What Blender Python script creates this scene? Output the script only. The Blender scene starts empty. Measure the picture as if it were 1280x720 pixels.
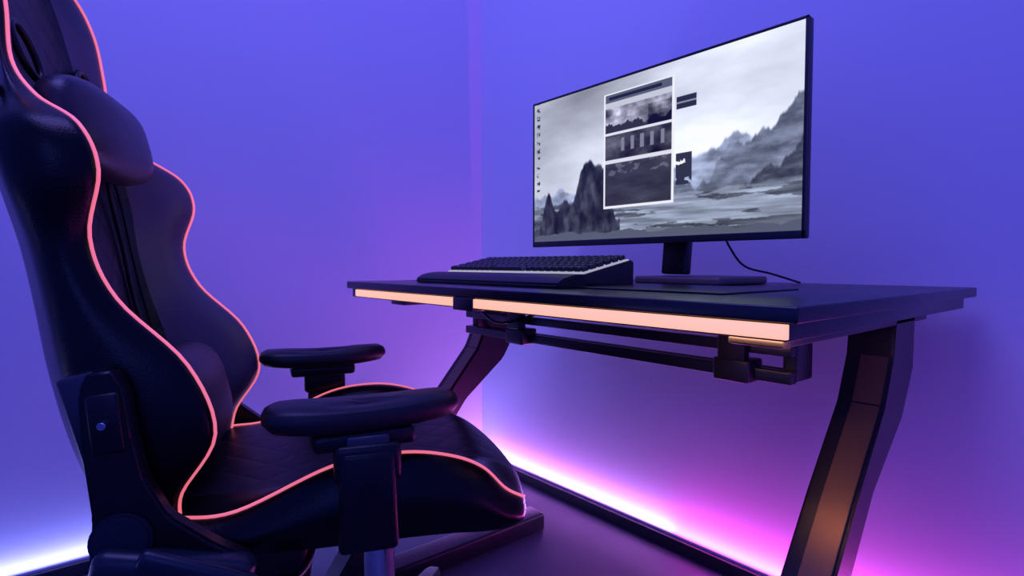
import bpy, bmesh, math, random
from mathutils import Vector, Matrix, noise, Euler
random.seed(3)
S = bpy.context.scene
S.view_settings.view_transform = 'Standard'
S.view_settings.look = 'None'
COL = S.collection

# ------------------------------------------------------------ materials
def new_mat(name):
    m = bpy.data.materials.new(name); m.use_nodes = True
    nt = m.node_tree; b = nt.nodes['Principled BSDF']
    return m, nt, b
def pbr(name, col, rough=0.5, metal=0.0, bump=0.0, bscale=200, emis=None, estr=0, spec=0.5, var=0.0, coat=0.0):
    m, nt, b = new_mat(name)
    b.inputs['Base Color'].default_value = (*col, 1)
    b.inputs['Roughness'].default_value = rough
    b.inputs['Metallic'].default_value = metal
    b.inputs['Specular IOR Level'].default_value = spec
    b.inputs['Coat Weight'].default_value = coat
    if emis:
        b.inputs['Emission Color'].default_value = (*emis, 1)
        b.inputs['Emission Strength'].default_value = estr
    tc = nt.nodes.new('ShaderNodeTexCoord')
    n = nt.nodes.new('ShaderNodeTexNoise'); n.inputs['Scale'].default_value = bscale
    n.inputs['Detail'].default_value = 4
    nt.links.new(tc.outputs['Object'], n.inputs['Vector'])
    if bump > 0:
        bp = nt.nodes.new('ShaderNodeBump'); bp.inputs['Strength'].default_value = bump
        bp.inputs['Distance'].default_value = 0.002
        nt.links.new(n.outputs['Fac'], bp.inputs['Height'])
        nt.links.new(bp.outputs['Normal'], b.inputs['Normal'])
    if var > 0:
        n2 = nt.nodes.new('ShaderNodeTexNoise'); n2.inputs['Scale'].default_value = 6
        nt.links.new(tc.outputs['Object'], n2.inputs['Vector'])
        mr = nt.nodes.new('ShaderNodeMapRange')
        mr.inputs['To Min'].default_value = max(0, rough - var); mr.inputs['To Max'].default_value = min(1, rough + var)
        nt.links.new(n2.outputs['Fac'], mr.inputs['Value'])
        nt.links.new(mr.outputs['Result'], b.inputs['Roughness'])
    return m
def quilt(name, col, rough, axes, k, strength=0.6):
    m, nt, b = new_mat(name)
    b.inputs['Base Color'].default_value = (*col, 1); b.inputs['Roughness'].default_value = rough
    b.inputs['Specular IOR Level'].default_value = .28
    tc = nt.nodes.new('ShaderNodeTexCoord'); sp = nt.nodes.new('ShaderNodeSeparateXYZ')
    nt.links.new(tc.outputs['Object'], sp.inputs[0])
    def M(op, a, c=None):
        n = nt.nodes.new('ShaderNodeMath'); n.operation = op
        for i, v in enumerate((a, c)):
            if v is None: continue
            if isinstance(v, (int, float)): n.inputs[i].default_value = v
            else: nt.links.new(v, n.inputs[i])
        return n.outputs[0]
    A = sp.outputs[axes[0]]; B = sp.outputs[axes[1]]
    s1 = M('ABSOLUTE', M('SINE', M('MULTIPLY', M('ADD', A, B), k)))
    s2 = M('ABSOLUTE', M('SINE', M('MULTIPLY', M('SUBTRACT', A, B), k)))
    h = M('POWER', M('MINIMUM', s1, s2), 0.45)
    bp = nt.nodes.new('ShaderNodeBump'); bp.inputs['Strength'].default_value = strength
    bp.inputs['Distance'].default_value = 0.006
    nt.links.new(h, bp.inputs['Height']); nt.links.new(bp.outputs['Normal'], b.inputs['Normal'])
    return m
def emit(name, col, st):
    return pbr(name, (0.02, 0.02, 0.02), 0.5, emis=col, estr=st)

M_wall = pbr('wall_paint', (0.62, 0.62, 0.76), 0.8, bump=0.0, bscale=250, spec=0.0)
M_floor = pbr('floor_vinyl', (0.09, 0.09, 0.14), 0.5, bump=0.08, bscale=60, var=0.08)
M_base = pbr('baseboard_dark', (0.02, 0.02, 0.028), 0.45, bump=0.03, bscale=60)
M_lea = pbr('leather_black', (0.003, 0.003, 0.0035), 0.25, bump=0.22, bscale=420, var=0.05, spec=.22)
M_bol_lit = pbr('leather_bolster_lit', (0.07, 0.06, 0.085), 0.28, bump=0.2, bscale=420, spec=.4)  # leather lightened toward lavender to imitate light on the inner bolsters
M_q_back = quilt('leather_quilted_back', (0.006, 0.006, 0.008), 0.40, (1, 2), 42, .25)
M_q_seat = quilt('leather_quilted_seat', (0.006, 0.006, 0.009), 0.40, (0, 1), 42, .14)
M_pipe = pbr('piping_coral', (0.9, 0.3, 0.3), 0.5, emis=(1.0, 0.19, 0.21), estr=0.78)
M_pla = pbr('plastic_black', (0.006, 0.006, 0.008), 0.32, bump=0.15, bscale=500, spec=.28)
M_pu = pbr('armrest_rubber', (0.008, 0.008, 0.012), 0.40, bump=0.15, bscale=600, spec=.35)
M_teal = pbr('plastic_cover', (0.010, 0.018, 0.026), 0.33, spec=.35)
M_chr = pbr('chrome', (0.8, 0.8, 0.84), 0.12, metal=1)
M_stl = pbr('steel_dark', (0.05, 0.05, 0.06), 0.35, metal=0.6)
M_desk = pbr('desk_laminate', (0.010, 0.010, 0.016), 0.28, bump=0.06, bscale=300, var=0.05)
M_frame = pbr('desk_frame_powdercoat', (0.022, 0.022, 0.032), 0.30, metal=0.2, bump=0.1, bscale=500)
M_leg_refl = pbr('desk_leg_reflection', (0.26, 0.16, 0.12), 0.34, metal=0.6)  # brown imitates the amber strip's reflection on the leg front
M_led = pbr('led_strip_amber', (0.8, 0.6, 0.4), 0.5, emis=(1.0, 0.49, 0.22), estr=1.02)
M_key = pbr('keycap', (0.014, 0.014, 0.018), 0.4)
M_kback = emit('keyboard_backlight', (0.72, 0.70, 1.0), .55)
M_mon = pbr('monitor_plastic', (0.010, 0.010, 0.013), 0.35)
M_pil = pbr('pillow_leather', (0.022, 0.020, 0.030), 0.35, bump=0.2, bscale=350, spec=.4)
M_lum = pbr('pillow_lumbar', (0.045, 0.024, 0.032), 0.45, bump=0.2, bscale=350)
M_stand = pbr('stand_base', (0.20, 0.14, 0.12), 0.4, metal=0.3)

# ------------------------------------------------------------ helpers
def link(o, parent=None):
    COL.objects.link(o)
    if parent: o.parent = parent
    return o
def empty(name, loc=(0, 0, 0), rz=0):
    e = bpy.data.objects.new(name, None); e.empty_display_size = 0.1
    e.location = loc; e.rotation_euler = (0, 0, rz)
    return link(e)
def mesh(name, V, F, mats, parent=None, smooth=True, fm=None):
    me = bpy.data.meshes.new(name); me.from_pydata([tuple(v) for v in V], [], F)
    if not isinstance(mats, (list, tuple)): mats = [mats]
    for m in mats: me.materials.append(m)
    bm = bmesh.new(); bm.from_mesh(me); bmesh.ops.recalc_face_normals(bm, faces=bm.faces); bm.to_mesh(me); bm.free()
    if fm:
        for i, p in enumerate(me.polygons): p.material_index = fm[i]
    for p in me.polygons: p.use_smooth = smooth
    return link(bpy.data.objects.new(name, me), parent)
def sharp(o, ang=40):
    me = o.data
    try: me.set_sharp_from_angle(angle=math.radians(ang))
    except Exception: pass
    return o
def bm_rbox(bm, size, loc=(0, 0, 0), rot=None, bev=0.004, seg=3, taper=None):
    r = bmesh.ops.create_cube(bm, size=1.0); vs = r['verts']
    for v in vs:
        s = 1.0
        if taper and v.co.z > 0: s = taper
        v.co = Vector((v.co.x * size[0] * s, v.co.y * size[1] * s, v.co.z * size[2]))
    es = list({e for v in vs for e in v.link_edges})
    if bev > 0:
        res = bmesh.ops.bevel(bm, geom=es, offset=bev, segments=seg, affect='EDGES', profile=0.5)
        vs = list({v for f in res['faces'] for v in f.verts} | {v for v in vs if v.is_valid})
    mt = Matrix.Translation(loc)
    if rot: mt = mt @ Euler(rot).to_matrix().to_4x4()
    bmesh.ops.transform(bm, matrix=mt, verts=vs)
def bm_obj(bm, name, mat, parent=None, smooth=True, ang=35):
    me = bpy.data.meshes.new(name); bm.to_mesh(me); bm.free(); me.materials.append(mat)
    for p in me.polygons: p.use_smooth = smooth
    o = link(bpy.data.objects.new(name, me), parent); sharp(o, ang); return o
def rbox(name, size, loc, mat, parent=None, rot=None, bev=0.004, taper=None, seg=3):
    bm = bmesh.new(); bm_rbox(bm, size, loc, rot, bev, seg, taper)
    return bm_obj(bm, name, mat, parent, smooth=bev > 0)
def box2(name, x0, x1, y0, y1, z0, z1, mat, parent=None, bev=0.002):
    return rbox(name, (abs(x1 - x0), abs(y1 - y0), abs(z1 - z0)), ((x0 + x1) / 2, (y0 + y1) / 2, (z0 + z1) / 2), mat, parent, bev=bev)
def cyl(name, p0, p1, r, mat, parent=None, r2=None, n=32, bev=0.0):
    p0 = Vector(p0); p1 = Vector(p1); d = p1 - p0
    bm = bmesh.new()
    bmesh.ops.create_cone(bm, cap_ends=True, segments=n, radius1=r, radius2=r if r2 is None else r2, depth=d.length)
    if bev > 0:
        es = [e for e in bm.edges if any(len(f.verts) > 4 for f in e.link_faces)]
        bmesh.ops.bevel(bm, geom=es, offset=bev, segments=2, affect='EDGES')
    q = d.to_track_quat('Z', 'Y').to_matrix().to_4x4()
    bmesh.ops.transform(bm, matrix=Matrix.Translation((p0 + p1) / 2) @ q, verts=bm.verts)
    return bm_obj(bm, name, mat, parent)
def cr(p, n, closed=False):
    p = [tuple(q) for q in p]; N = len(p); out = []
    spans = N if closed else N - 1
    for i in range(spans):
        if closed: a, b, c, d = p[(i - 1) % N], p[i], p[(i + 1) % N], p[(i + 2) % N]
        else: a, b, c, d = p[max(i - 1, 0)], p[i], p[i + 1], p[min(i + 2, N - 1)]
        for k in range(n):
            t = k / n
            out.append(tuple(0.5 * (2 * b[j] + (c[j] - a[j]) * t + (2 * a[j] - 5 * b[j] + 4 * c[j] - d[j]) * t * t + (3 * b[j] - a[j] - 3 * c[j] + d[j]) * t ** 3) for j in range(len(b))))
    if not closed: out.append(p[-1])
    return out
def tube(name, pts, r, mat, parent=None, n=6, closed=False):
    pts = cr(pts, n, closed) if n > 1 else pts
    cu = bpy.data.curves.new(name, 'CURVE'); cu.dimensions = '3D'; cu.bevel_depth = r; cu.bevel_resolution = 3; cu.use_fill_caps = True
    s = cu.splines.new('POLY'); s.points.add(len(pts) - 1)
    for i, q in enumerate(pts): s.points[i].co = (*q[:3], 1)
    s.use_cyclic_u = closed
    cu.materials.append(mat)
    return link(bpy.data.objects.new(name, cu), parent)
def loft(name, rings, mats, parent, fmfun=None):
    n = len(rings[0]); V = [q for r in rings for q in r]; F = []; fm = []
    for i in range(len(rings) - 1):
        for j in range(n):
            F.append((i * n + j, i * n + (j + 1) % n, (i + 1) * n + (j + 1) % n, (i + 1) * n + j))
            fm.append(fmfun(i, j) if fmfun else 0)
    F.append(tuple(range(n))); fm.append(0)
    F.append(tuple((len(rings) - 1) * n + j for j in range(n))); fm.append(0)
    return mesh(name, V, F, mats, parent, True, fm)
def pillow(name, c, size, mat, parent, rot=(0, 0, 0), e=0.55, nu=48, nv=28):
    R = Euler(rot).to_matrix(); V = []; F = []
    sg = lambda w, m: math.copysign(abs(w) ** m, w)
    for i in range(nv + 1):
        ph = -math.pi / 2 + math.pi * i / nv
        for j in range(nu):
            th = 2 * math.pi * j / nu
            y = size[1] * sg(math.cos(ph), 0.9) * sg(math.cos(th), e)
            z = size[2] * sg(math.cos(ph), 0.9) * sg(math.sin(th), e)
            x = size[0] * sg(math.sin(ph), 0.8)
            V.append(Vector(c) + R @ Vector((x, y, z)))
    for i in range(nv):
        for j in range(nu):
            F.append((i * nu + j, i * nu + (j + 1) % nu, (i + 1) * nu + (j + 1) % nu, (i + 1) * nu + j))
    return mesh(name, V, F, mat, parent)
def prism(name, prof, x0, x1, mat, parent, bev=0.004, axis='x', seg=2):
    bm = bmesh.new()
    P = (lambda e, q: (e, q[0], q[1])) if axis == 'x' else (lambda e, q: (q[0], e, q[1]))
    a = [bm.verts.new(P(x0, q)) for q in prof]; b = [bm.verts.new(P(x1, q)) for q in prof]
    n = len(prof)
    bm.faces.new(a); bm.faces.new(b[::-1])
    for i in range(n): bm.faces.new((a[i], b[i], b[(i + 1) % n], a[(i + 1) % n]))
    bmesh.ops.recalc_face_normals(bm, faces=bm.faces)
    if bev: bmesh.ops.bevel(bm, geom=[e for e in bm.edges], offset=bev, segments=seg, affect='EDGES')
    return bm_obj(bm, name, mat, parent, ang=30)

AW, BW, H = 1.78, 1.32, 0.79
X = lambda a: AW - a
Y = lambda b: b - BW

# ------------------------------------------------------------ room
box2('floor', -0.1, 4.2, -4.2, 0.1, -0.1, 0.0, M_floor, bev=0)
box2('wall_left', -0.1, 0.0, -4.2, 0.0, 0.0, 2.7, M_wall, bev=0)
box2('wall_back', -0.1, 4.2, 0.0, 0.1, 0.0, 2.7, M_wall, bev=0)
box2('baseboard_left', 0.0, 0.014, -4.2, -0.0, 0.0, 0.035, M_base)
box2('baseboard_back', 0.014, 4.2, -0.014, 0.0, 0.0, 0.035, M_base)

# ------------------------------------------------------------ desk
desk = empty('gaming_desk', (X(0.78), Y(0.9), 0))
def dk(o):
    o.parent = desk; o.matrix_parent_inverse = Matrix.Translation(desk.location).inverted(); return o
aR, aL, bF, bB = 0.242, 1.310, 0.562, 1.28
DT = .748
dk(box2('desktop', X(aL), X(aR), Y(bF), Y(bB), DT - .017, DT, M_desk, bev=0.0025))
dk(box2('apron', X(aL - 0.02), X(aR + 0.012), Y(bF + 0.006), Y(bB - 0.03), DT - .0365, DT - .0172, M_desk, bev=0.0015))
dk(box2('led_strip_short', X(1.262), X(0.845), Y(bF + 0.001), Y(bF + 0.008), DT - .034, DT - .0185, M_led, bev=0.001))
dk(box2('led_strip_long', X(0.785), X(0.2535), Y(bF + 0.001), Y(bF + 0.008), DT - .034, DT - .0185, M_led, bev=0.001))
dk(box2('strip_bracket', X(0.845), X(0.785), Y(bF - 0.001), Y(bF + 0.03), DT - .040, DT - .0172, M_frame, bev=0.002))
def leg(nm, a0, a1, off):
    front = [(1.055, .711), (1.045, .64), (1.01, .565), (.90, .44), (.82, .34), (.68, .16), (.60, .05)]
    back = [(.70, .05), (.76, .14), (.895, .335), (.975, .435), (1.10, .53), (1.152, .61), (1.155, .711)]
    dk(prism(nm, [(Y(b + off), z) for b, z in front + back], X(a1), X(a0), M_frame, None, 0.005))
    w = (a1 - a0) * 0.34
    refl = [(b - .0012, z) for b, z in front[1:6]] + [(b + .01, z) for b, z in front[1:6]][::-1]
    dk(prism(nm + '_reflection', [(Y(b + off), z) for b, z in refl], X(a1) + w, X(a0) - w * .25, M_leg_refl, None, 0))  # thin sliver carrying the painted warm reflection, not a separate desk part
    dk(box2(nm + '_foot', X(a1) - .004, X(a0) + .004, Y(.53), Y(1.15 + off * .2), 0.0, 0.05, M_frame, bev=.008))
    dk(box2(nm + '_top_arm', X(a1), X(a0), Y(.66), Y(1.22), 0.690, 0.711, M_frame, bev=.003))
leg('leg_right', .300, .370, 0)
leg('leg_left', 1.205, 1.270, -.13)
for nm, b, z, r in (('rail_upper', .85, .660, .0085), ('rail_lower', .85, .620, .0095), ('rail_lower_rear', .90, .618, .006)):
    dk(box2(nm, X(1.205), X(.37), Y(b) - r, Y(b) + r, z - r, z + r, M_frame, bev=.002))
for i, a in enumerate((.985, .455)):
    dk(box2('tray_clamp_%d' % i, X(a + .022), X(a - .022), Y(.818), Y(.840), .640, .711, M_frame, bev=.004))
    dk(box2('tray_clamp_foot_%d' % i, X(a + .030), X(a - .030), Y(.820), Y(.866), .606, .642, M_frame, bev=.004))
for i, a in enumerate((1.19, .380)):
    dk(box2('rail_hanger_%d' % i, X(a + .012), X(a - .010), Y(.86), Y(.915), .612, .70, M_frame, bev=.003))
dk(tube('power_cable', [(X(.9), Y(.86), .69), (X(1.0), Y(.80), .655), (X(1.1), Y(.82), .67), (X(1.19), Y(.84), .70)], .0032, M_pla))

# ------------------------------------------------------------ monitor
mon = empty('monitor', (X(.726), Y(1.0), DT))
def mk(o):
    o.parent = mon; o.matrix_parent_inverse = Matrix.Translation(mon.location).inverted(); return o
mb = .95; ma0, ma1 = .401, 1.061; mz0, mz1 = .832, 1.188
mk(box2('housing', X(ma1), X(ma0), Y(mb), Y(mb + .018), mz0, mz1, M_mon, bev=.003))
mk(box2('rear_bulge', X(.9), X(.55), Y(mb + .018), Y(mb + .045), mz0 + .06, mz1 - .08, M_mon, bev=.01))
bz = .005; bot = .013
mk(box2('bezel_top', X(ma1), X(ma0), Y(mb - .003), Y(mb + .002), mz1 - bz, mz1, M_mon, bev=.001))
mk(box2('bezel_bottom', X(ma1), X(ma0), Y(mb - .003), Y(mb + .002), mz0, mz0 + bot, M_mon, bev=.001))
mk(box2('bezel_side_1', X(ma1), X(ma1 - bz), Y(mb - .003), Y(mb + .002), mz0, mz1, M_mon, bev=.001))
mk(box2('bezel_side_2', X(ma0 + bz), X(ma0), Y(mb - .003), Y(mb + .002), mz0, mz1, M_mon, bev=.001))
def fr(x, y, z=0, o=5): return noise.fractal(Vector((x, y, z)), 0.9, 2.1, o)
def ridge(s, base, amp, f, seed): return base + amp * fr(s * f, seed, 0, 6)
def mixc(c, d, k):
    k = max(0, min(1, k)); return [c[i] * (1 - k) + d[i] * k for i in range(3)]
def scr(s, t):
    v = .92 + .14 * fr(s * 2.2, t * 3.5, 1.3) + .14 * math.exp(-((s - .75) ** 2 / .06 + (t - .62) ** 2 / .10))
    v -= .28 * math.exp(-((s - .28) ** 2 / .06 + (t - .98) ** 2 / .05))
    v -= .18 * math.exp(-(s ** 2 + (t - .70) ** 2) / .04)
    c = [v * .93, v * .95, v * 1.02]
    L = [(.36 + .34 * max(0, s - .60) * 1.7, .12, 6, 3.1, .72), (.27 + 1.05 * max(0, s - .70), .16, 8, 9.7, .50),
         (.20 + 1.15 * max(0, s - .80), .14, 10, 14.2, .34)]
    for b, am, f, sd, sh in L:
        r = ridge(s, b, am, f, sd)
        if t < r:
            d = sh + .20 * fr(s * 14 + t * 9, t * 18 - s * 8, sd) + .30 * max(0, (r - t - .10))
            c = mixc(c, [d * .84, d * .90, d * 1.06], (r - t) / .018)
    if t < .27:
        w = .66 + .25 * fr(s * 5, t * 38, 8.2) - .25 * max(0, .38 - s)
        q = fr(s * 5, t * 20, 4.4) - (.10 - .5 * max(0, .12 - t))
        w -= .30 * max(0, min(1, q / .08))
        c = mixc(c, [w * .86, w * .92, w * 1.04], (.27 - t) / .05)
    if s < .42:
        # hooded, cloak-like dark rock figure left of the window, lower rocks beside it
        r = .10 + .42 * math.exp(-((s - .30) / .085) ** 4) + .14 * math.exp(-((s - .17) / .05) ** 2) + .24 * math.exp(-((s - .075) / .035) ** 2) + .07 * fr(s * 16, 8.5, 0, 6)
        if t < r:
            d = .20 + .20 * fr(s * 26, t * 8, 3.3) + .40 * max(0, .16 - t)
            c = mixc(c, [d * .9, d * .94, d * 1.12], (r - t) / .02)
    if t < .045 + .03 * fr(s * 10, 2.2): c = [.34, .36, .43]
    if .014 < s < .032 and t > .34 and (t * 17) % 1 < .5 and fr(s * 60, t * 60, 2) > -.1: c = [.20, .21, .27]
    if .348 < s < .624 and .195 < t < .925:
        c = [.95, .95, .98]
        if .356 < s < .616 and .208 < t < .917:
            c = [.70, .71, .76]
            if t > .865: c = [.10, .11, .15] if (.37 < s < .58 and .882 < t < .9) else [.34, .36, .42]
            elif t > .83: c = [.78, .79, .84]
            elif t > .675:
                d = .58 + .45 * fr(s * 14, t * 12, 7)
                if t < .72 + .05 * fr(s * 20, 3): d = .18
                if s > .53 and t < .80: d -= .16
                c = [d, d, d * 1.12]
            elif t > .658: c = [.90, .90, .95]
            elif t > .50:
                d = .24 + .25 * fr(s * 12, t * 9, 5)
                if .40 < s < .60 and (s * 26) % 1 < .35 and .55 < t < .63: d = .50
                c = [d, d, d * 1.15]
            elif t > .48: c = [.88, .88, .93]
            else:
                d = .21 + .07 * fr(s * 9, t * 18, 2)
                if t > .40 and fr(s * 30, t * 30, 6) > .3: d += .15
                c = [d, d * 1.02, d * 1.2]
    if .632 < s < .70 and .72 < t < .79:
        c = [.15, .16, .22] if not (.75 < t < .76) else [.6, .6, .65]
    if .632 < s < .685 and .29 < t < .47 and fr(s * 30, t * 20, 1) > -.35: c = [.18, .19, .25]
    return [min(1, max(.02, q)) for q in c]
NX, NZ = 460, 256
V = []; C = []
sx0, sx1, sz0, sz1 = X(ma1 - bz), X(ma0 + bz), mz0 + bot, mz1 - bz
for j in range(NZ + 1):
    for i in range(NX + 1):
        s, t = i / NX, j / NZ
        V.append((sx0 + (sx1 - sx0) * s, Y(mb) - .0015, sz0 + (sz1 - sz0) * t)); C.append(scr(s, t))
F = [(j * (NX + 1) + i, j * (NX + 1) + i + 1, (j + 1) * (NX + 1) + i + 1, (j + 1) * (NX + 1) + i) for j in range(NZ) for i in range(NX)]
M_scr, nt, b = new_mat('screen_image')
at = nt.nodes.new('ShaderNodeAttribute'); at.attribute_name = 'pic'
b.inputs['Base Color'].default_value = (.01, .01, .01, 1); b.inputs['Roughness'].default_value = .35
nt.links.new(at.outputs['Color'], b.inputs['Emission Color']); b.inputs['Emission Strength'].default_value = 0.98
so = mk(mesh('screen', V, F, M_scr, None))
ca = so.data.color_attributes.new('pic', 'FLOAT_COLOR', 'POINT')
s2l = lambda c: c / 12.92 if c <= .04045 else ((c + .055) / 1.055) ** 2.4
buf = []
for c in C: buf += [s2l(c[0]), s2l(c[1]), s2l(c[2]), 1]
ca.data.foreach_set('color', buf)
mk(rbox('stand_neck', (.060, .022, .18), (X(.695), Y(1.035), .858), M_mon, None, rot=(math.radians(-6), 0, 0), bev=.004))
mk(rbox('stand_hinge', (.09, .05, .07), (X(.695), Y(1.005), .93), M_mon, None, bev=.01))
mk(rbox('stand_base', (.20, .19, .016), (X(.665), Y(1.07), DT + .0085), M_stand, None, bev=.005))
mk(tube('stand_cable', [(X(.60), Y(1.03), .87), (X(.585), Y(1.05), .82), (X(.57), Y(1.08), .785), (X(.54), Y(1.13), .770), (X(.51), Y(1.19), .7515)], .0022, M_mon))
box2('desk_mat', X(.72), X(.40), Y(.70), Y(.93), DT + .0002, DT + .003, M_mon, bev=.001)

# ------------------------------------------------------------ keyboard
kb = empty('keyboard', (X(.905), Y(.78), DT))
def kk(o):
    o.parent = kb; return o
W2 = .225
kk(prism('body', [(-.055, .006), (-.055, .022), (.085, .050), (.088, .045), (.088, .0)], -W2, W2, M_mon, None, .003))
kk(prism('wrist_rest', [(-.125, .0), (-.125, .008), (-.112, .017), (-.085, .023), (-.058, .024), (-.056, .0)], -W2 - .01, W2 + .01, M_pu, None, .003))
slope = math.atan2(.028, .14)
kk(rbox('backlight_plate', (2 * W2 - .012, .128, .002), (0, .016, .0375), M_kback, None, rot=(slope, 0, 0), bev=0))
bm = bmesh.new()
rows = 6; pitch_y = .0205
for r in range(rows):
    yy = -.046 + pitch_y * (r + .5)
    zz = .022 + (yy + .055) * .2 + .0075
    x = -W2 + .010
    while x < W2 - .012:
        w = .0192
        if r == 0 and abs(x + .055) < .011: w = .115
        elif r in (1, 2) and (x < -W2 + .012): w = .030
        if x + w > W2 - .008: w = W2 - .008 - x
        if w > .008:
            bm_rbox(bm, (w - .0038, .0155, .009), (x + w / 2, yy, zz), (slope, 0, 0), .0014, 1, taper=.84)
        x += w
kk(bm_obj(bm, 'keys', M_key, None))

# ------------------------------------------------------------ gaming chair (local: +x forward, +y its left, z up)
ch = empty('gaming_chair', (X(.948), Y(.392), 0), math.radians(68.4))
LV = [(.430, -.272, .150, .030, .050), (.445, -.270, .205, .060, .060), (.49, -.283, .235, .084, .070), (.56, -.300, .250, .143, .075),
      (.65, -.320, .250, .134, .075), (.74, -.338, .242, .076, .070), (.815, -.352, .242, .064, .068), (.89, -.368, .258, .096, .066),
      (.945, -.380, .252, .088, .064), (.99, -.392, .205, .042, .064), (1.04, -.405, .176, .020, .064), (1.11, -.420, .168, .028, .064),
      (1.18, -.437, .165, .034, .062), (1.235, -.450, .145, .028, .056), (1.262, -.458, .095, .014, .040), (1.268, -.462, .045, .004, .022)]
LVi = cr(LV, 6)
half = [(0, 0, 0), (.32, 0, 0), (.56, .02, 0), (.68, .30, 0), (.82, .80, 0), (.95, 1.0, 0), (1.0, .84, .02), (1.03, .45, .12), (.99, .05, .16), (.86, 0, -.12), (.5, 0, -.72), (0, 0, -1.0)]
RI = 5
full = half + [(-a, b, c) for a, b, c in half[1:-1]][::-1]
SUB = 4
fulli = cr(full, SUB, True)
rings = []; ridL = []; ridR = []
for z, uc, hw, bf, th in LVi:
    ring = []
    for a, bq, c in fulli:
        ring.append((uc + bf * bq + th * c, a * hw, z + .10 * (bf * bq)))
    rings.append(ring)
    ridL.append(ring[RI * SUB]); ridR.append(ring[(len(full) - RI) * SUB])
def fmb(i, j):
    a = fulli[j]
    if a[2] > -.03 and abs(a[0]) < .60: return 1
    if a[2] > -.03 and abs(a[0]) < .94 and a[1] > .01: return 2
    return 0
loft('backrest', rings, [M_lea, M_q_back, M_bol_lit], ch, fmb)
off = Vector((.0012, 0, 0))
for nm, rd in (('backrest_piping_left', ridL), ('backrest_piping_right', ridR)):
    tube(nm, [Vector(p) + off for p in rd[5:-8]], .0023, M_pipe, ch, n=1)
for sgn, j in ((1, 2 * SUB), (-1, (len(full) - 2) * SUB)):
    tube('back_seam_%d' % (1 if sgn > 0 else 2), [Vector(r[j]) + Vector((.001, 0, 0)) for r in rings[6:60]], .0018, M_lea, ch, n=1)
for i, sy in enumerate((-.095, .095)):
    c = Vector((-.404, sy, 1.075)); pts = []
    for k in range(20):
        t = 2 * math.pi * k / 20
        pts.append(c + Vector((-.24 * .034 * math.sin(t) + .006, .026 * math.cos(t) + .010 * math.sin(t) * (1 if sy > 0 else -1), .034 * math.sin(t))))
    tube('belt_slot_rim_%d' % i, pts, .005, M_pla, ch, n=2, closed=True)
pillow('head_pillow', (-.345, 0, .985), (.046, .155, .066), M_pil, ch, rot=(0, math.radians(-13), 0))
pillow('lumbar_pillow', (-.245, 0, .565), (.062, .168, .090), M_lum, ch, rot=(0, math.radians(-12), 0))
for i, sy in enumerate((-.07, .07)):
    tube('pillow_strap_%d' % i, [(-.30, sy, .64), (-.328, sy * 1.1, .72), (-.346, sy * 1.15, .82), (-.36, sy * 1.1, .90), (-.362, sy, .94)], .004, M_pla, ch)
tube('head_strap', [(-.37, -.135, .985), (-.39, -.19, 1.0), (-.42, -.19, 1.01), (-.46, -.12, 1.02), (-.475, 0, 1.02), (-.46, .12, 1.02), (-.42, .19, 1.01), (-.39, .19, 1.0), (-.37, .135, .985)], .006, M_pla, ch)

SL = [(-.285, .150, .440, .442, .420), (-.275, .205, .455, .458, .412), (-.21, .232, .458, .462, .408), (-.135, .246, .460, .466, .406), (-.015, .254, .463, .515, .404),
      (.075, .256, .467, .525, .402), (.145, .254, .473, .513, .398), (.195, .250, .476, .489, .392), (.232, .242, .466, .450, .390), (.262, .225, .446, .428, .392), (.279, .190, .424, .412, .396)]
SLi = cr(SL, 7)
hs = [(0, 0, 1, 0), (.35, 0, 1, 0), (.58, .05, .95, 0), (.70, .35, .65, 0), (.82, .85, .15, 0), (.93, 1, 0, 0), (1.0, .85, 0, .15), (1.05, .48, 0, .52), (1.0, .12, 0, .88), (.88, 0, 0, 1), (.5, 0, 0, 1), (0, 0, 0, 1)]
fs = hs + [(-a, b, c, d) for a, b, c, d in hs[1:-1]][::-1]
fsi = cr(fs, SUB, True)
rings = []; r1 = []; r2 = []
for u, hw, zt, zr, zb in SLi:
    ring = [(u + (.018 * (1 - a * a) * (u - .1) / .16 if u > .1 else 0), a * hw, b * zr + c * zt + d * zb) for a, b, c, d in fsi]
    rings.append(ring); r1.append(ring[RI * SUB]); r2.append(ring[(len(fs) - RI) * SUB])
def fms(i, j):
    a = fsi[j]
    return 1 if (a[3] < .05 and abs(a[0]) < .60) else 0
loft('seat', rings, [M_lea, M_q_seat], ch, fms)
for nm, rd in (('seat_piping_left', r1), ('seat_piping_right', r2)):
    tube(nm, [Vector(p) + Vector((0, 0, .001)) for p in rd[9:-1]], .0023, M_pipe, ch, n=1)
rbox('seat_pan', (.40, .36, .018), (-.02, 0, .396), M_stl, ch, bev=.004)
rbox('tilt_mechanism', (.30, .19, .055), (-.01, 0, .362), M_pla, ch, bev=.01)
rbox('tilt_spring_housing', (.17, .15, .10), (-.135, 0, .310), M_pla, ch, bev=.02)
cyl('tilt_knob', (.12, 0, .355), (.19, 0, .35), .026, M_pla, ch, bev=.004)
tube('height_lever', [(-.04, -.06, .355), (-.05, -.18, .36), (-.07, -.24, .365)], .006, M_stl, ch)
rbox('height_lever_grip', (.035, .07, .014), (-.075, -.26, .367), M_pla, ch, bev=.005)
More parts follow.
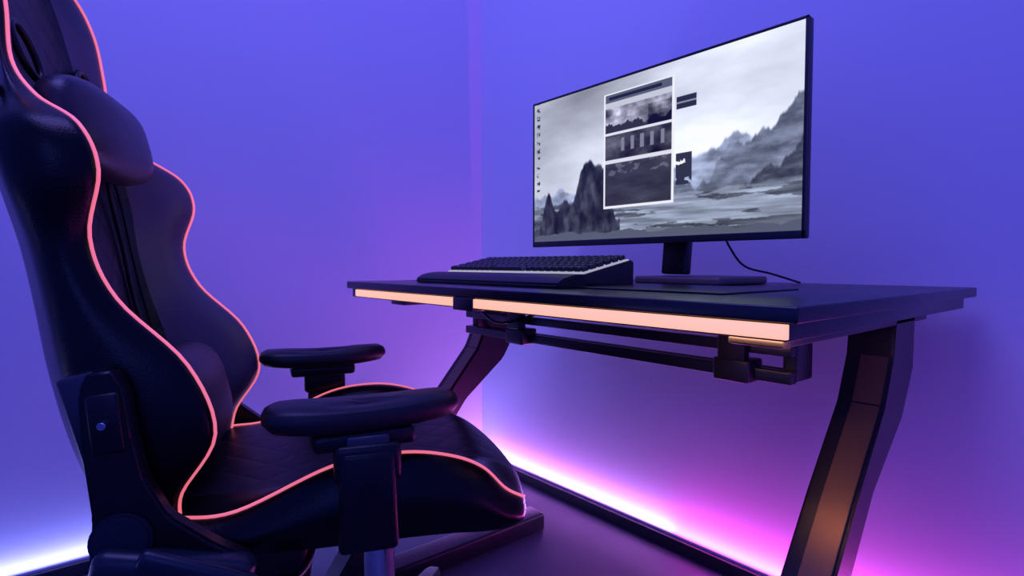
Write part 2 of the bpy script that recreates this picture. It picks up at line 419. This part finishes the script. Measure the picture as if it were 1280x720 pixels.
for nm, sg in (('right', -1), ('left', 1)):
    y0, y1 = (-.290, -.262) if sg < 0 else (.262, .290)
    prof = [(-.284, .645), (-.274, .670), (-.250, .672), (-.238, .65), (-.230, .59), (-.220, .54), (-.198, .495), (-.15, .455), (-.11, .43), (-.115, .40), (-.25, .395), (-.280, .43), (-.274, .50), (-.282, .58)]
    prism('recliner_bracket_' + nm, prof, y0, y1, M_pla, ch, .005, axis='y', seg=3)
    o1, o2 = (-.288, -.300) if sg < 0 else (.288, .300)
    cyl('recliner_hub_' + nm, (-.244, o1, .475), (-.244, o2, .475), .032, M_teal, ch, bev=.004)
    cyl('recliner_bolt_' + nm, (-.258, o1 * .98, .610), (-.258, o2 * .99 + sg * .004, .610), .0045, M_chr, ch, bev=.001)
    rbox('recliner_plate_' + nm, (.034, .012, .07), (-.257, o1, .610), M_pla, ch, rot=(0, math.radians(-5), 0), bev=.005)
    rbox('recliner_cover_' + nm, (.17, .045, .05), (-.190, (o1 + o2) / 2, .430), M_teal, ch, rot=(0, math.radians(14), 0), bev=.014)
    rbox('back_mount_' + nm, (.05, .05, .13), (-.275, sg * .240, .60), M_stl, ch, rot=(0, math.radians(-14), 0), bev=.006)
rbox('recline_handle', (.13, .018, .026), (-.16, -.325, .440), M_teal, ch, rot=(0, math.radians(24), 0), bev=.008)
def armpad(nm, cx, cy, rz, par):
    N = 40; rg = []; ca_, sa_ = math.cos(rz), math.sin(rz)
    for lev, (sc, z) in enumerate(((.80, .573), (.93, .576), (1.0, .584), (1.0, .592), (.97, .599), (.90, .6035), (.6, .6045), (.2, .603))):
        ring = []
        for k in range(N):
            t = 2 * math.pi * k / N
            ct, st = math.cos(t), math.sin(t)
            x = .130 * math.copysign(abs(ct) ** .65, ct); y = .046 * math.copysign(abs(st) ** .65, st)
            y *= 1 - .12 * (x / .13)
            d = .006 * (x / .13) ** 2
            px, py = x * sc, y * sc
            ring.append((cx + px * ca_ - py * sa_, cy + px * sa_ + py * ca_, z + (d if z > .58 else d * .6)))
        rg.append(ring)
    loft(nm, rg, [M_pu], par)
for nm, sg, u0, v0 in (('right', -1, .029, -.246), ('left', 1, -.027, .251)):
    rz = math.radians(6.5)
    armpad('armrest_pad_' + nm, u0, v0, rz, ch)
    y = sg * .282
    rbox('armrest_slider_' + nm, (.13, .065, .022), (u0 - .005, sg * .258, .563), M_pla, ch, bev=.006, rot=(0, 0, rz))
    rbox('armrest_collar_' + nm, (.085, .046, .05), (u0, y - sg * .005, .535), M_pla, ch, bev=.008)
    rbox('armrest_post_' + nm, (.076, .036, .130), (u0, y + sg * .004, .486), M_pla, ch, bev=.008, taper=.92)
    rbox('armrest_inner_post_' + nm, (.055, .024, .06), (u0, y, .54), M_stl, ch, bev=.004)
    rbox('armrest_arm_' + nm, (.066, .10, .022), (u0, sg * .250, .432), M_pla, ch, bev=.006)
    cyl('armrest_button_' + nm, (u0, y + sg * .018, .50), (u0, y + sg * .026, .50), .012, M_pla, ch, bev=.002)
GX = .065
cyl('gas_lift_piston', (GX, 0, .22), (GX, 0, .350), .0165, M_chr, ch)
cyl('gas_lift_cylinder', (GX, 0, .09), (GX, 0, .325), .027, M_chr, ch, bev=.002)
cyl('gas_lift_cover', (GX, 0, .10), (GX, 0, .17), .034, M_pla, ch, r2=.030, bev=.003)
cyl('base_hub', (GX, 0, .072), (GX, 0, .125), .050, M_pla, ch, r2=.040, bev=.005)
for k in range(5):
    an = math.radians(72 * k + 60)
    G = Vector((GX, 0, 0))
    d = Vector((math.cos(an), math.sin(an), 0)); p = Vector((-d.y, d.x, 0))
    V = []
    for r, w, z0, z1 in ((.03, .030, .075, .118), (.15, .026, .074, .108), (.27, .020, .068, .088), (.292, .014, .068, .082)):
        V.append([G + d * r + p * w + Vector((0, 0, z0)), G + d * r - p * w + Vector((0, 0, z0)), G + d * r - p * w * .7 + Vector((0, 0, z1)), G + d * r + p * w * .7 + Vector((0, 0, z1))])
    o = loft('base_leg_%d' % k, V, [M_pla], ch); sharp(o, 30)
    c = G + d * .272
    cyl('caster_stem_%d' % k, c + Vector((0, 0, .045)), c + Vector((0, 0, .075)), .007, M_stl, ch)
    cc = c + Vector((0, 0, .029)) + d * .012
    for q in (-1, 1):
        cyl('caster_wheel_%d_%d' % (k, q + 1), cc + p * q * .008, cc + p * q * .026, .029, M_pla, ch, bev=.004)
    cyl('caster_axle_%d' % k, cc - p * .01, cc + p * .01, .018, M_stl, ch)

# ------------------------------------------------------------ lights
def area(name, loc, direction, sx, sy, power, col, spread=None):
    l = bpy.data.lights.new(name, 'AREA'); l.shape = 'RECTANGLE'; l.size = sx; l.size_y = sy
    l.energy = power; l.color = col
    if spread: l.spread = math.radians(spread)
    o = bpy.data.objects.new(name, l); o.location = loc
    o.rotation_euler = Vector(direction).to_track_quat('-Z', 'Y').to_euler()
    return link(o)
def strip(name, p, length, axis, power, col):
    l = bpy.data.lights.new(name, 'AREA'); l.shape = 'RECTANGLE'; l.size = length; l.size_y = .012
    l.energy = power; l.color = col
    o = bpy.data.objects.new(name, l); o.location = p
    o.rotation_euler = (math.pi, 0, 0 if axis == 'x' else math.pi / 2)
    return link(o)
strip('led_strip_light_corner', (.47, -.022, .040), .84, 'x', 2.8, (.82, .26, 1.0))
strip('led_strip_light_back', (1.40, -.022, .040), 1.0, 'x', 4.8, (1.0, .09, .80))
strip('led_strip_light_side', (3.0, -.022, .040), 2.1, 'x', 6.0, (.85, .07, .85))
strip('led_strip_light_left', (.022, -2.06, .040), 4.0, 'y', 8.5, (.32, .34, 1.0))
area('added_wall_wash', (1.15, -1.4, 2.9), (-.20, .60, -1), 1.2, 1.2, 32, (.26, .21, 1.0))  # unseen lamp added to brighten the walls around the corner
area('added_side_fill', (3.3, -2.4, 1.5), (-1, .20, -.1), .9, .9, 6, (.12, .16, 1.0))  # unseen lamp added for sheen on the desk frame and left-wall fill
area('added_amber_leg_fill', (X(.36), Y(.66), .700), (0, .75, -1), .22, .012, .26, (1.0, .42, .18))  # warm fill added to brighten the right leg front; no such fixture
w = bpy.data.worlds.new('World'); S.world = w; w.use_nodes = True
bg = w.node_tree.nodes['Background']; bg.inputs[0].default_value = (.06, .085, .95, 1); bg.inputs[1].default_value = .80

# ------------------------------------------------------------ camera
cd = bpy.data.cameras.new('camera'); cd.sensor_width = 36; cd.lens = 36 * 702 / 1280; cd.clip_start = .02
cam = bpy.data.objects.new('camera', cd); COL.objects.link(cam)
cam.location = (AW, -BW, H); cam.rotation_euler = (math.radians(90 - 2.45), 0, math.radians(50.36))
S.camera = cam
